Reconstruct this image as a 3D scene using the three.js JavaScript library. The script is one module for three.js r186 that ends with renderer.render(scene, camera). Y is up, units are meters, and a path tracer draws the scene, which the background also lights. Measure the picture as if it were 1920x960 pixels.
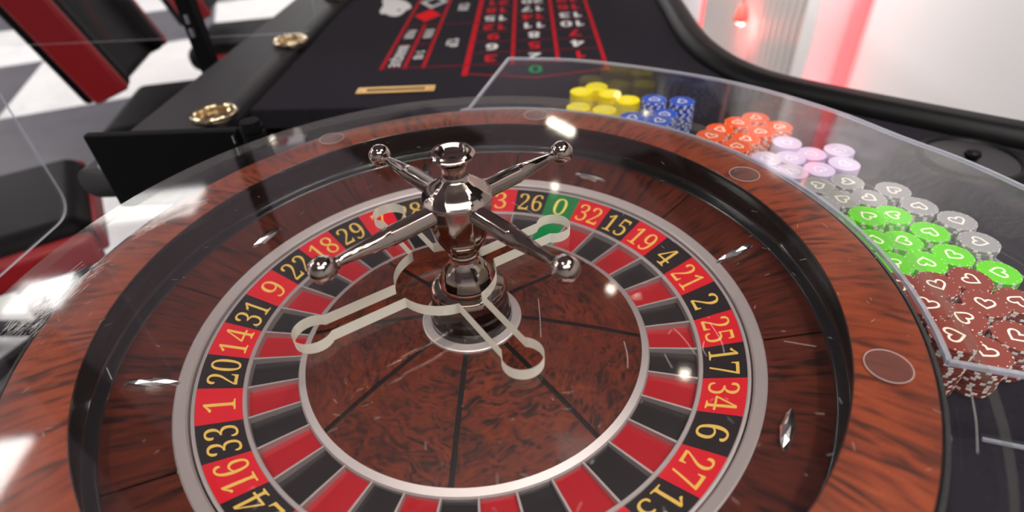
import * as THREE from 'three';
import { RoundedBoxGeometry } from 'three/addons/geometries/RoundedBoxGeometry.js';
import { mergeGeometries, toCreasedNormals } from 'three/addons/utils/BufferGeometryUtils.js';
import { ImprovedNoise } from 'three/addons/math/ImprovedNoise.js';
import { RectAreaLightUniformsLib } from 'three/addons/lights/RectAreaLightUniformsLib.js';

// ---------------------------------------------------------------- camera, exposure, large lights
const scene = new THREE.Scene();
const renderer = new THREE.WebGLRenderer();
renderer.toneMapping = THREE.LinearToneMapping;
renderer.toneMappingExposure = 1.72;
renderer.shadowMap.enabled = true;
RectAreaLightUniformsLib.init();
scene.background = new THREE.Color(0, 0, 0);

const S = 0.26;            // one wheel unit (radius of the number ring) in metres
const T = 0.80;            // height of the table felt
const Y0 = T + 0.08 * S;   // height of the outer edge of the number ring
const TH = 0.15851;        // turn of the table against the wheel axis frame
const U = new THREE.Vector3(Math.sin(TH), 0, -Math.cos(TH));   // along the table, away from the wheel
const N = new THREE.Vector3(Math.cos(TH), 0, Math.sin(TH));    // across the table, towards the wall
const tp = (n, u, y = 0) => new THREE.Vector3().addScaledVector(N, n).addScaledVector(U, u).setY(y);

const camera = new THREE.PerspectiveCamera(48.589, 2, 0.02, 60);
camera.position.set(0, 1.22135, 0.41389);
camera.rotation.set(-0.65754, -0.10483, -0.05968, 'YXZ');
camera.focus = 0.54;
camera.userData.fStop = 3.0;
scene.add(camera);

const CEIL = 2.8;
const panelSpecs = [   // recessed ceiling light panels and added fill panels: x, z, width, depth, radiance
  [-2.58, -1.2, 0.95, 0.6, 4.5], [-2.62, -2.62, 0.34, 0.3, 3.2], [-2.35, -3.6, 0.8, 0.4, 1.6],
  [0.1, 1.35, 1.8, 0.7, 4.2], [-0.9, -6.4, 1.8, 0.7, 8], [-4.2, -5.0, 1.2, 0.8, 9], [1.0, 0.05, 0.7, 0.45, 8], [-4.4, -1.6, 0.8, 1.4, 10], [1.05, -7.2, 0.8, 1.2, 8],  // added fill, never mirrored: the panel behind the camera and the one near the wall
];
const downSpecs = [    // recessed ceiling spots: x, z, candela, (n, u, y) of the spot on the wall that a wall washer is turned to
  [0.83, -2.02, 13, [1.27, 2.15, 0.45]], [1.01, -1.33, 12, [1.27, 1.45, 0.5]], [0.74, -3.23, 13, [1.27, 3.2, 0.4]], [-0.55, 0.2, 1.8], [0.55, 0.55, 2.6], [-1.6, -4.6, 4], [0.4, -5.6, 2], [1.72, -4.9, 2], [1.85, -4.4, 2],
];

// ---------------------------------------------------------------- helpers
let seed = 7;
const rnd = () => { seed = (seed * 1664525 + 1013904223) >>> 0; return seed / 4294967296; };
const noise = new ImprovedNoise();
const taken = {};
const numbered = (n) => { taken[n] = (taken[n] ?? -1) + 1; return taken[n] ? `${n}_${String(taken[n]).padStart(3, '0')}` : n; };
const tag = (o, label, category, group, kind) => {
  if (label) o.userData.label = label;
  if (category) o.userData.category = category;
  if (group) o.userData.group = group;
  if (kind) o.userData.kind = kind;
  return o;
};
function mesh(name, geo, mat, parent) {
  const m = new THREE.Mesh(geo, mat);
  m.castShadow = m.receiveShadow = true;
  if (parent) { m.name = name; parent.add(m); } else { m.name = numbered(name); scene.add(m); }
  return m;
}
function thing(name, label, category, pos = [0, 0, 0], turn = 0, group) {
  const g = new THREE.Group(); g.name = numbered(name); g.position.set(...pos); g.rotation.y = turn; scene.add(g);
  return tag(g, label, category, group);
}
const box = (w, h, d, x = 0, y = 0, z = 0) => { const g = new THREE.BoxGeometry(w, h, d); g.translate(x, y, z); return g; };
const rbox = (w, h, d, r, x = 0, y = 0, z = 0, seg = 3) => { const g = new RoundedBoxGeometry(w, h, d, seg, r); g.translate(x, y, z); return g; };
const cyl = (r0, r1, h, x = 0, y = 0, z = 0, seg = 24) => { const g = new THREE.CylinderGeometry(r0, r1, h, seg); g.translate(x, y, z); return g; };
const lathe = (pts, seg = 96) => new THREE.LatheGeometry(pts.map(([r, h]) => new THREE.Vector2(r, h)), seg);
const wl = (pts, seg = 128) => lathe(pts.map(([r, h]) => [r * S, h * S]), seg);
const wf = (pts, seg) => toCreasedNormals(wl(pts, seg), 0.3);   // the same with crisp arrises
//   // profile in wheel units
const std = (o) => new THREE.MeshStandardMaterial(o);
const phy = (o) => new THREE.MeshPhysicalMaterial(o);
const rgb = (r, g, b) => new THREE.Color().setRGB(r / 255, g / 255, b / 255, THREE.SRGBColorSpace);

function dataTex(w, h, f, srgb = true) {
  const d = new Uint8Array(w * h * 4);
  for (let y = 0; y < h; y++) for (let x = 0; x < w; x++) {
    const c = f(x / w, y / h, x, y), i = (y * w + x) * 4;
    d[i] = Math.max(0, Math.min(255, c[0])); d[i + 1] = Math.max(0, Math.min(255, c[1])); d[i + 2] = Math.max(0, Math.min(255, c[2])); d[i + 3] = 255;
  }
  const t = new THREE.DataTexture(d, w, h, THREE.RGBAFormat);
  t.wrapS = t.wrapT = THREE.RepeatWrapping; t.magFilter = THREE.LinearFilter; t.minFilter = THREE.LinearMipmapLinearFilter;
  if (srgb) t.colorSpace = THREE.SRGBColorSpace;
  t.needsUpdate = true; return t;
}
// tiling noise: blend of shifted copies
const tile = (f) => (u, v) => {
  const a = f(u, v), b = f(u - 1, v), c = f(u, v - 1), d = f(u - 1, v - 1);
  const su = u * u * (3 - 2 * u), sv = v * v * (3 - 2 * v);
  return (a * (1 - su) + b * su) * (1 - sv) + (c * (1 - su) + d * su) * sv;
};
const mixc = (a, b, t) => a.map((x, i) => x + (b[i] - x) * t);
// figured veneer: cloudy ground with wavy dark curls; sx, sy = curls along u and v of one tile
function veneer(sx, sy, warp, base, dark, light, z0) {
  const cloud = tile((u, v) => noise.noise(u * 6, v * 6, z0) * 0.7 + noise.noise(u * 13, v * 13, z0 + 2) * 0.4);
  const curl = tile((u, v) => {
    const wx = noise.noise(u * sx * 0.6, v * sy * 0.5, z0 + 3) * warp, wy = noise.noise(u * sx * 0.8 + 9, v * sy * 0.3, z0 + 5) * warp;
    const a = noise.noise(u * sx + wx, v * sy + wy, z0 + 7), b = noise.noise(u * sx * 1.9 + wy, v * sy * 1.7 + wx, z0 + 11);
    return a * 0.8 + b * 0.45;
  });
  return dataTex(1024, 1024, (u, v, x, y) => {
    const c0 = cloud(u, v), k = curl(u, v), fine = noise.noise(x * 0.5, y * 0.5, z0) * 0.1 + noise.noise(x * 0.21, y * 0.6, z0 + 4) * 0.1;
    let c = mixc(base, c0 > 0 ? light : dark, Math.min(1, Math.abs(c0) * 0.7));
    c = k > 0 ? mixc(c, light, Math.min(1, k * 1.1)) : mixc(c, dark, Math.min(1, Math.pow(-k * 2.4, 1.3)));
    return c.map((q) => q * (1 + fine));
  });
}
const woodRim = veneer(7, 40, 1.5, [124, 53, 28], [70, 31, 20], [148, 68, 36], 1.3);
const woodApron = veneer(7, 46, 1.3, [74, 29, 18], [36, 14, 10], [100, 41, 22], 5.1);
const woodCone = veneer(16, 38, 2.2, [82, 30, 13], [34, 12, 7], [124, 50, 18], 9.7);

const M = {
  rimWood: phy({ map: woodRim, roughness: 0.5, specularIntensity: 0.5, clearcoat: 0.08, clearcoatRoughness: 0.15 }),
  apronWood: phy({ map: woodApron, roughness: 0.5, specularIntensity: 0.5, clearcoat: 0.1, clearcoatRoughness: 0.1 }),
  coneWood: phy({ map: woodCone, roughness: 0.5, specularIntensity: 0.4, clearcoat: 0.08, clearcoatRoughness: 0.1 }),
  inlay: phy({ color: rgb(20, 17, 16), roughness: 0.5, specularIntensity: 0.3 }),
  track: phy({ color: rgb(20, 20, 21), roughness: 0.22, clearcoat: 0.6, clearcoatRoughness: 0.08 }),
  blackLacquer: phy({ color: rgb(22, 21, 22), roughness: 0.3, clearcoat: 0.4 }),
  silver: std({ color: rgb(190, 180, 178), metalness: 0.7, roughness: 0.5 }),
  polished: std({ color: rgb(225, 222, 220), metalness: 1, roughness: 0.16 }),
  nickel: std({ color: rgb(158, 144, 135), metalness: 1, roughness: 0.11 }),
  hubDark: phy({ color: rgb(34, 27, 24), metalness: 0.6, roughness: 0.18, clearcoat: 0.6 }),
  red: phy({ color: rgb(160, 14, 26), roughness: 0.35, clearcoat: 0.3 }),
  black: phy({ color: rgb(26, 24, 25), roughness: 0.35, clearcoat: 0.3 }),
  green: phy({ color: rgb(8, 118, 62), roughness: 0.35, clearcoat: 0.3 }),
  acrylic: phy({ color: 0xffffff, transmission: 1, thickness: 0, roughness: 0.045, ior: 1.49 }),
  cutEdge: phy({ color: rgb(232, 232, 216), transmission: 0.3, thickness: 0, roughness: 0.75, ior: 1.49 }),
  rimEdge: phy({ color: rgb(246, 248, 240), transmission: 0.95, thickness: 0, roughness: 0.2, ior: 1.3 }),
  boxEdge: phy({ color: rgb(226, 228, 238), transmission: 0.72, thickness: 0, roughness: 0.4, ior: 1.49 }),
  pad: phy({ color: rgb(236, 226, 222), transmission: 0.97, thickness: 0, roughness: 0.2, ior: 1.4 }),
  padRim: phy({ color: rgb(236, 226, 222), transmission: 0.6, thickness: 0, roughness: 0.5, ior: 1.45 }),
  scratchGlare: phy({ color: rgb(240, 238, 236), transmission: 0.45, thickness: 0, roughness: 0.6 }),
  rail: phy({ color: rgb(9, 9, 10), roughness: 0.45, specularIntensity: 0.35 }),
  arm: std({ color: rgb(50, 48, 51), roughness: 0.55 }),
  blackPlastic: phy({ color: rgb(6, 6, 7), roughness: 0.6, specularIntensity: 0.3 }),
  brass: std({ color: rgb(196, 150, 72), metalness: 0.9, roughness: 0.32 }),
  gold: std({ color: rgb(226, 206, 170), metalness: 1, roughness: 0.12 }),
  chairBlack: phy({ color: rgb(13, 12, 12), roughness: 0.5, specularIntensity: 0.18 }),
  chairRed: std({ color: rgb(158, 14, 24), roughness: 0.45 }),
  steel: std({ color: rgb(180, 182, 188), metalness: 1, roughness: 0.25 }),
  wall: std({ color: rgb(238, 237, 240), roughness: 0.9 }),
  ceiling: std({ color: rgb(158, 150, 158), roughness: 0.95 }),
  beam: std({ color: rgb(18, 17, 18), roughness: 0.9 }),
};

// annular sector with a thickness: radii and heights in metres, az in radians clockwise from -z; uv in 0..1 or in metres
const ap = (r, az, y) => [r * Math.sin(az), y, -r * Math.cos(az)];
function sector(r0, h0, r1, h1, a0, a1, drop, { na = 4, nr = 1, uv = null, gap = 0, bulge = 0 } = {}) {
  const pos = [], uvs = [], idx = [];
  const top = [];
  for (let i = 0; i <= nr; i++) for (let j = 0; j <= na; j++) {
    const t = i / nr, r = r0 + (r1 - r0) * t, g = gap / r;
    const az = (a0 + g) + ((a1 - g) - (a0 + g)) * (j / na), y = h0 + (h1 - h0) * t + bulge * 4 * t * (1 - t);
    top.push(pos.length / 3); pos.push(...ap(r, az, y));
    uvs.push(...(uv ? uv(j / na, t, r, az) : [j / na, t]));
  }
  const id = (i, j) => i * (na + 1) + j;
  for (let i = 0; i < nr; i++) for (let j = 0; j < na; j++) idx.push(id(i, j), id(i, j + 1), id(i + 1, j + 1), id(i, j), id(i + 1, j + 1), id(i + 1, j));
  // skirt
  const rim = [];
  for (let j = 0; j <= na; j++) rim.push(id(0, j));
  for (let i = 1; i <= nr; i++) rim.push(id(i, na));
  for (let j = na - 1; j >= 0; j--) rim.push(id(nr, j));
  for (let i = nr - 1; i >= 1; i--) rim.push(id(i, 0));
  const b = pos.length / 3;
  for (const k of rim) { pos.push(pos[k * 3], pos[k * 3 + 1], pos[k * 3 + 2]); uvs.push(uvs[k * 2], uvs[k * 2 + 1]); pos.push(pos[k * 3], pos[k * 3 + 1] - drop, pos[k * 3 + 2]); uvs.push(uvs[k * 2], uvs[k * 2 + 1]); }
  for (let k = 0; k < rim.length; k++) { const a = b + 2 * k, c = b + 2 * ((k + 1) % rim.length); idx.push(a, a + 1, c, c, a + 1, c + 1); }
  const g = new THREE.BufferGeometry();
  g.setAttribute('position', new THREE.Float32BufferAttribute(pos, 3)); g.setAttribute('uv', new THREE.Float32BufferAttribute(uvs, 2));
  g.setIndex(idx); g.computeVertexNormals();
  return g;
}
const polarUV = (g, k, kr = k) => {   // uv in metres for lathed wood
  const p = g.attributes.position, uv = g.attributes.uv;
  for (let i = 0; i < p.count; i++) { const r = Math.hypot(p.getX(i), p.getZ(i)); uv.setXY(i, r * kr, uv.getX(i) * 2 * Math.PI * 0.36 * k); }
  return g;
};
// vertical strip of given thickness along a polyline (closed or open)
function strip(pts, y0, y1, th, closed = false) {
  const n = pts.length, off = (s) => pts.map((p, i) => {
    const a = pts[closed ? (i + n - 1) % n : Math.max(0, i - 1)], b = pts[closed ? (i + 1) % n : Math.min(n - 1, i + 1)];
    const dx = b[0] - a[0], dz = b[1] - a[1], l = Math.hypot(dx, dz) || 1; return [p[0] - dz / l * s, p[1] + dx / l * s];
  });
  const A = off(-th / 2), B = off(th / 2), pos = [], idx = [];
  for (let i = 0; i < n; i++) pos.push(A[i][0], y0, A[i][1], A[i][0], y1, A[i][1], B[i][0], y0, B[i][1], B[i][0], y1, B[i][1]);
  const m = closed ? n : n - 1;
  for (let i = 0; i < m; i++) {
    const a = i * 4, b = ((i + 1) % n) * 4;
    idx.push(a, b, a + 1, b, b + 1, a + 1, a + 2, a + 3, b + 2, b + 2, a + 3, b + 3, a + 1, b + 1, a + 3, b + 1, b + 3, a + 3, a, a + 2, b, b, a + 2, b + 2);
  }
  if (!closed) { const e = (n - 1) * 4; idx.push(0, 1, 2, 2, 1, 3, e, e + 2, e + 1, e + 1, e + 2, e + 3); }
  const g = new THREE.BufferGeometry(); g.setAttribute('position', new THREE.Float32BufferAttribute(pos, 3)); g.setIndex(idx);
  const q = g.toNonIndexed(); q.computeVertexNormals(); return q;
}
// profile (x across, y up) swept along a level polyline of Vector3
function sweep(path, prof, close = true) {
  const pos = [], idx = [], n = path.length, m = prof.length;
  for (let i = 0; i < n; i++) {
    const d = path[Math.min(n - 1, i + 1)].clone().sub(path[Math.max(0, i - 1)]).setY(0).normalize();
    for (const [x, y] of prof) pos.push(path[i].x - d.z * x, path[i].y + y, path[i].z + d.x * x);
  }
  for (let i = 0; i < n - 1; i++) for (let j = 0; j < m; j++) { const a = i * m + j, b = i * m + (j + 1) % m; idx.push(a, b, a + m, b, b + m, a + m); }
  for (let j = 1; j < m - 1; j++) idx.push(0, j + 1, j, (n - 1) * m, (n - 1) * m + j, (n - 1) * m + j + 1);
  const g = new THREE.BufferGeometry(); g.setAttribute('position', new THREE.Float32BufferAttribute(pos, 3)); g.setIndex(idx); g.computeVertexNormals(); return g;
}
const roundProf = (w, h, r, k = 5) => {
  const out = [];
  for (const [cx, cy, a] of [[w / 2 - r, h - r, 0], [-w / 2 + r, h - r, 90], [-w / 2 + r, r, 180], [w / 2 - r, r, 270]])
    for (let i = 0; i <= k; i++) { const t = (a + 90 * i / k) * Math.PI / 180; out.push([cx + r * Math.cos(t), cy + r * Math.sin(t)]); }
  return out;
};
function canvasTex(w, h, draw) {
  const c = document.createElement('canvas'); c.width = w; c.height = h; draw(c.getContext('2d'), w, h);
  const t = new THREE.CanvasTexture(c); t.colorSpace = THREE.SRGBColorSpace; t.anisotropy = 8; return t;
}

// ---------------------------------------------------------------- room
const st = (name, geo, mat) => tag(mesh(name, geo, mat), null, null, null, 'structure');
const floorGroup = new THREE.Group(); floorGroup.name = 'floor'; scene.add(floorGroup); tag(floorGroup, null, null, null, 'structure');
mesh('subfloor', box(11, 0.1, 12, -1.2, -0.056, -2.8), std({ color: rgb(70, 68, 72), roughness: 0.6 }), floorGroup);
{
  const marble = (base, vein, z) => { const f = tile((u, v) => Math.abs(noise.noise(u * 4 + noise.noise(u * 9, v * 9, z) * 0.8, v * 4, z + 2)) * 1.4 + noise.noise(u * 16, v * 16, z) * 0.2);
    return dataTex(256, 256, (u, v) => mixc(vein, base, Math.min(1, 0.55 + f(u, v)))); };
  const white = [0, 1].map((k) => std({ map: marble([240, 240, 240], [222, 222, 224], 3 + k * 4), roughness: 0.25 }));
  const grey = [0, 1].map((k) => std({ map: marble([82, 80, 88], [60, 58, 66], 13 + k * 4), roughness: 0.35 }));
  const p = 1.13, g = rbox(p - 0.004, 0.012, p - 0.004, 0.002, 0, 0, 0, 1), A = 0.24;
  for (let i = -3; i < 4; i++) for (let j = -4; j < 4; j++) {
    const x = (i + 0.5) * p, z = (j + 0.5) * p;
    const X = -2.53 + x * Math.cos(A) + z * Math.sin(A), Z = -2.99 - x * Math.sin(A) + z * Math.cos(A);
    if (X > 0.6 || X < -5.2 || Z > 0.6 || Z < -8) continue;
    const m = mesh('tile', g, (((i + j) & 1) ? white : grey)[Math.floor(rnd() * 2)], floorGroup);
    m.position.set(X, 0, Z); m.rotation.y = A + Math.floor(rnd() * 4) * Math.PI / 2;
  }
}
st('ceiling', box(11, 0.1, 12, -1.2, CEIL + 0.05, -2.8), M.ceiling);
st('wall_left', box(0.1, 2.9, 12, -5.6, 1.4, -2.8), M.wall);
st('wall_back', box(11, 2.9, 0.1, -1.2, 1.4, -8.6), M.wall);
st('wall_front', box(11, 2.9, 0.1, -1.2, 1.4, 2.9), M.wall);
const wr = st('wall_right', box(0.1, 2.9, 13, 0, 1.4, 0), M.wall);
const WN = 1.27;
wr.position.copy(tp(WN + 0.05, 2.4)); wr.rotation.y = -TH;

const band = st('trim_1', box(0.04, 1.0, 13, 0, 0, 0), M.beam); band.position.copy(tp(WN - 0.022, 2.4, CEIL - 0.51)); band.rotation.y = -TH;  // unseen dark band added to dim the wall mirrored in the cover
// dark ceiling strips that the cover mirrors
for (const [x, z, w, d, a, lab] of [[-1.80, -1.52, 0.24, 1.9, 0.80, 'matt black ceiling beam running slantwise beside the large light panel'], [-0.35, -4.25, 0.95, 0.9, 0.55, 'matt black square ceiling baffle above the far end of the table'], [1.62, -2.75, 0.3, 1.5, 0.2, 'matt black ceiling baffle close to the white wall']]) {
  const b = thing('ceiling_baffle', lab, 'ceiling baffle', [x, CEIL - 0.045, z], a);
  mesh('panel', box(w, 0.05, d), M.beam, b);
  mesh('trim', box(w + 0.02, 0.02, d + 0.02, 0, 0.034, 0), M.blackPlastic, b);
}
panelSpecs.forEach(([x, z, w, d, L], i) => {
  const g = thing('ceiling_light', 'flat square ceiling light panel with white frame', 'ceiling light', [x, CEIL, z], 0, 'ceiling light panels');
  mesh('frame', mergeGeometries([box(w + 0.06, 0.03, 0.03, 0, -0.015, d / 2 + 0.015), box(w + 0.06, 0.03, 0.03, 0, -0.015, -d / 2 - 0.015), box(0.03, 0.03, d, w / 2 + 0.015, -0.015, 0), box(0.03, 0.03, d, -w / 2 - 0.015, -0.015, 0)]), M.wall, g);
  mesh('diffuser', box(w, 0.01, d, 0, -0.012, 0), std({ color: 0xffffff, emissive: new THREE.Color(1, 0.98, 0.95), emissiveIntensity: 0.9, roughness: 0.6 }), g);
  const l = new THREE.RectAreaLight(new THREE.Color(1, 0.975, 0.95), L, w, d);
  l.position.set(0, -0.022, 0); l.rotation.x = -Math.PI / 2; g.add(l);
});
{
  const g = thing('linear_light', 'short slim ceiling light bar above the table', 'ceiling light', [0.99, CEIL, -4.2], 0.48);
  mesh('housing', box(0.09, 0.02, 0.36, 0, -0.01, 0), M.wall, g);
  mesh('tube', box(0.06, 0.01, 0.32, 0, -0.024, 0), std({ color: 0xffffff, emissive: new THREE.Color(1, 0.92, 0.7), emissiveIntensity: 9 }), g);
  const l = new THREE.RectAreaLight(new THREE.Color(1, 0.93, 0.75), 9, 0.06, 0.32); l.position.set(0, -0.032, 0); l.rotation.x = -Math.PI / 2; g.add(l);
}
downSpecs.forEach(([x, z, I, aim]) => {
  const g = thing('ceiling_spotlight', 'small round recessed ceiling spotlight with chrome ring', 'ceiling light', [x, CEIL, z], 0, 'recessed ceiling spots');
  mesh('ring', lathe([[0.023, -0.002], [0.036, -0.012], [0.042, -0.006], [0.042, 0.0]], 32), M.polished, g);
  mesh('bulb', cyl(0.022, 0.022, 0.008, 0, -0.005, 0, 24), std({ color: 0xffffff, emissive: new THREE.Color(1, 0.9, 0.72), emissiveIntensity: 14 }), g);
  const l = new THREE.SpotLight(new THREE.Color(1, 0.93, 0.84), I, 0, aim ? 0.5 : 1.05, 1, 2);
  l.position.set(0, -0.03, 0); if (aim) l.target.position.copy(tp(...aim)).sub(g.position); else l.target.position.set(0, -2, 0); l.castShadow = true; l.shadow.radius = 2; g.add(l, l.target);
});

// ---------------------------------------------------------------- fluted panel and red lights by the right wall
{
  const g = thing('fluted_panel', 'pale ribbed wall panel of upright half-round slats glowing red', 'wall panel');
  mesh('backing', (() => { const b = box(0.02, 1.9, 1.44, 0, 0.95, 0); b.rotateY(-TH); const c = tp(WN - 0.015, 2.63); b.translate(c.x, 0, c.z); return b; })(), M.wall, g);
  const slat = cyl(0.019, 0.019, 1.88, 0, 0.95, 0, 12), sm = phy({ color: rgb(206, 202, 202), roughness: 0.2, clearcoat: 0.5 });
  for (let i = 0; i < 22; i++) { const m = mesh('slat', slat, sm, g); m.position.copy(tp(WN - 0.11, 1.955 + i * 0.064)); }
  mesh('corner_post', (() => { const b = rbox(0.14, 1.9, 0.1, 0.02, 0, 0.95, 0); b.rotateY(-TH); const c = tp(WN - 0.072, 1.875); b.translate(c.x, 0, c.z); return b; })(), M.wall, g);
  mesh('base_rail', (() => { const b = box(0.15, 0.06, 1.4, 0, 0.03, 0); b.rotateY(-TH); const c = tp(WN - 0.08, 2.63); b.translate(c.x, 0, c.z); return b; })(), M.wall, g);
}
function redTube(n, u, y0, y1, r, I, label) {
  const g = thing('led_tube', label, 'led light', tp(n, u, 0).toArray());
  mesh('tube', cyl(r, r, y1 - y0, 0, (y0 + y1) / 2, 0, 12), std({ color: rgb(255, 90, 90), emissive: new THREE.Color(1, 0.2, 0.22), emissiveIntensity: 0.55 }), g);
  for (const y of [y0, y1]) mesh('cap', cyl(r * 1.2, r * 1.2, 0.02, 0, y, 0, 12), M.wall, g);
  for (const y of [0.3, 0.65]) { const l = new THREE.PointLight(new THREE.Color(1, 0.08, 0.1), I, 0, 2); l.position.set(-r - 0.012, y, 0); l.castShadow = true; l.shadow.radius = 2; g.add(l); }
}
redTube(WN - 0.025, 1.75, 0.12, 1.9, 0.022, 0.024, 'upright red led tube on the white wall beside the ribbed panel');
redTube(WN - 0.1, 3.42, 0.05, 1.9, 0.018, 0.10, 'slim red led tube at the far end of the ribbed panel');
redTube(WN - 0.055, 2.62, 0.08, 1.88, 0.012, 0.09, 'slim red led tube hidden behind the upright slats of the ribbed panel');
{
  const p = tp(WN - 0.2, 2.44, 0.40), g = thing('red_lamp', 'small red lamp with two bright bulbs before the ribbed panel', 'lamp', [p.x, p.y, p.z]);
  mesh('shade', lathe([[0.0, 0.07], [0.02, 0.07], [0.035, 0.02], [0.032, 0.0]], 20), std({ color: rgb(240, 120, 110), roughness: 0.3 }), g);
  mesh('stem', cyl(0.006, 0.006, 1.5, 0, 0.82, 0, 8), std({ color: rgb(235, 160, 150), roughness: 0.4 }), g);
  for (const s of [-1, 1]) mesh('bulb', new THREE.SphereGeometry(0.013, 12, 8).translate(0, -0.005, s * 0.018), std({ color: 0xffffff, emissive: new THREE.Color(1, 0.75, 0.65), emissiveIntensity: 2.2 }), g);
  const l = new THREE.PointLight(new THREE.Color(1, 0.15, 0.13), 0.12, 0, 2); l.position.set(0, -0.03, 0); l.castShadow = true; l.shadow.radius = 4; g.add(l);
}

// ---------------------------------------------------------------- table
const railPts = [tp(0.475, 2.5), [0.644, -1.203], [0.563, -0.730], [0.592, -0.560], [0.679, -0.442], [0.752, -0.360], [0.855, -0.249], [0.94, -0.16], [1.05, -0.03], [1.1, 0.15], [1.1, 0.5]].map((p) => p.isVector3 ? p : new THREE.Vector3(p[0], 0, p[1]));
const railCurve = new THREE.CatmullRomCurve3(railPts.map((p) => p.clone().setY(T - 0.03)), false, 'centripetal');
const rail = railCurve.getPoints(90);
const BLOB = [[-0.29, 0.523], [-0.291, 0.565], [-0.292, 0.6], [-0.309, 0.648], [-0.305, 0.684], [-0.287, 0.691], [-0.263, 0.667], [-0.239, 0.64], [-0.221, 0.614], [-0.204, 0.571], [-0.201, 0.541], [-0.213, 0.527], [-0.216, 0.487], [-0.227, 0.465], [-0.243, 0.467], [-0.256, 0.481], [-0.27, 0.503], [-0.276, 0.49]];   // outline of the white emblem on the felt
const table = thing('roulette_table', 'long roulette table with dark violet felt and black padded rail', 'table');
{
  const sh = new THREE.Shape();
  const P2 = [];
  P2.push(tp(-0.475, 2.3)); P2.push(tp(-0.475, 0.622)); P2.push(tp(-0.19, 0.609)); P2.push(tp(-0.16, 0.60)); P2.push(new THREE.Vector3(-0.06, 0, -0.42));
  for (let a = -8; a <= 150; a += 4) { const r = 0.384, t = a * Math.PI / 180; P2.push(new THREE.Vector3(r * Math.sin(t), 0, -r * Math.cos(t))); }
  P2.push(new THREE.Vector3(0.25, 0, 0.56)); P2.push(new THREE.Vector3(1.06, 0, 0.56));
  for (let i = rail.length - 1; i >= 0; i--) if (rail[i].z < 0.5) P2.push(rail[i].clone());
  P2.forEach((p, i) => (i ? sh.lineTo(p.x, -p.z) : sh.moveTo(p.x, -p.z)));
  const g = new THREE.ExtrudeGeometry(sh, { depth: 0.035, bevelEnabled: true, bevelSize: 0.003, bevelThickness: 0.003, bevelSegments: 2 });
  g.rotateX(-Math.PI / 2); g.translate(0, T - 0.038, 0);
  const n0 = -0.5, n1 = 1.2, u0 = -0.6, u1 = 2.4, p = g.attributes.position, uv = g.attributes.uv;
  for (let i = 0; i < p.count; i++) { const q = new THREE.Vector3(p.getX(i), 0, p.getZ(i)); uv.setXY(i, (q.dot(N) - n0) / (n1 - n0), (q.dot(U) - u0) / (u1 - u0)); }
  const print = canvasTex(2048, 2048, (c, W, H) => {
    c.fillStyle = 'rgb(36,33,40)'; c.fillRect(0, 0, W, H);
    for (let i = 0; i < 90000; i++) { const k = rnd() * 14 - 7; c.fillStyle = `rgb(${36 + k | 0},${33 + k | 0},${40 + k | 0})`; c.fillRect(rnd() * W, rnd() * H, 2 + rnd() * 3, 1 + rnd() * 2); }
    const kx = W / (n1 - n0), ky = H / (u1 - u0), X = (n) => (n - 0.0743 - n0) * kx, Y = (u) => H - (u + 0.7719 - u0) * ky;
    const line = (a, b, cc, d, w, col = 'rgb(176,20,34)') => { c.strokeStyle = col; c.lineWidth = w; c.lineCap = 'square';
      const dx = X(cc) - X(a), dy = Y(d) - Y(b), along = Math.abs(dy) / (Math.abs(dx) + Math.abs(dy)); c.lineWidth = w * (along * kx + (1 - along) * ky); c.beginPath(); c.moveTo(X(a), Y(b)); c.lineTo(X(cc), Y(d)); c.stroke(); };
    const text = (s, n, u, hgt, rot, col, wide = 1) => { c.save(); c.translate(X(n), Y(u)); c.scale(kx / 1000, ky / 1000); c.rotate(rot); c.scale(wide, 1); c.fillStyle = col; c.font = `bold ${hgt * 1000 | 0}px sans-serif`; c.textAlign = 'center'; c.textBaseline = 'middle'; c.fillText(s, 0, 0); c.restore(); };
    const cw = 0.0993, rb = 0.047, rp = 0.0793, far = rb + 12 * rp, red = 'rgb(214,24,38)', white = 'rgb(226,224,222)';
    for (let k = 0; k <= 3; k++) line(k * cw, k ? rb : -0.005, k * cw, far, k ? 0.0085 : 0.013, 'rgb(190,22,36)');
    for (let k = 0; k <= 12; k++) line(0, rb + k * rp, 3 * cw, rb + k * rp, k % 4 ? 0.005 : 0.006, 'rgb(120,20,32)');
    line(3 * cw, rb, 3 * cw, -0.008, 0.0085);
    line(0, -0.005, 1.5 * cw, -0.043, 0.006, 'rgb(150,20,32)'); line(1.5 * cw, -0.043, 3 * cw, -0.008, 0.006, 'rgb(150,20,32)');
    for (const n of [-0.188, -0.137, -0.095]) line(n, rb, n, n === -0.137 ? 0.371 : far, 0.0085, 'rgb(176,22,36)');
    line(-0.188, rb, 0, rb, 0.006, 'rgb(120,20,32)'); line(-0.188, 0.371, 0, 0.371, 0.006, 'rgb(120,20,32)'); line(-0.188, 0.208, -0.095, 0.208, 0.006, 'rgb(120,20,32)'); line(-0.188, 0.69, 0, 0.69, 0.006, 'rgb(120,20,32)');
    const reds = new Set([1, 3, 5, 7, 9, 12, 14, 16, 18, 19, 21, 23, 25, 27, 30, 32, 34, 36]);
    for (let r = 0; r < 12; r++) for (let k = 0; k < 3; k++) { const v = r * 3 + 3 - k; text(String(v), (k + 0.5) * cw, rb + (r + 0.5) * rp, 0.062, Math.PI, reds.has(v) ? red : white, 0.95); }
    text('0', 1.5 * cw, 0.006, 0.062, Math.PI, 'rgb(30,140,84)', 0.95);
    text('MANQUE', -0.1625, 0.128, 0.034, Math.PI / 2, white, 1.0); text('1-18', -0.116, 0.13, 0.030, Math.PI / 2, white);
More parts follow.
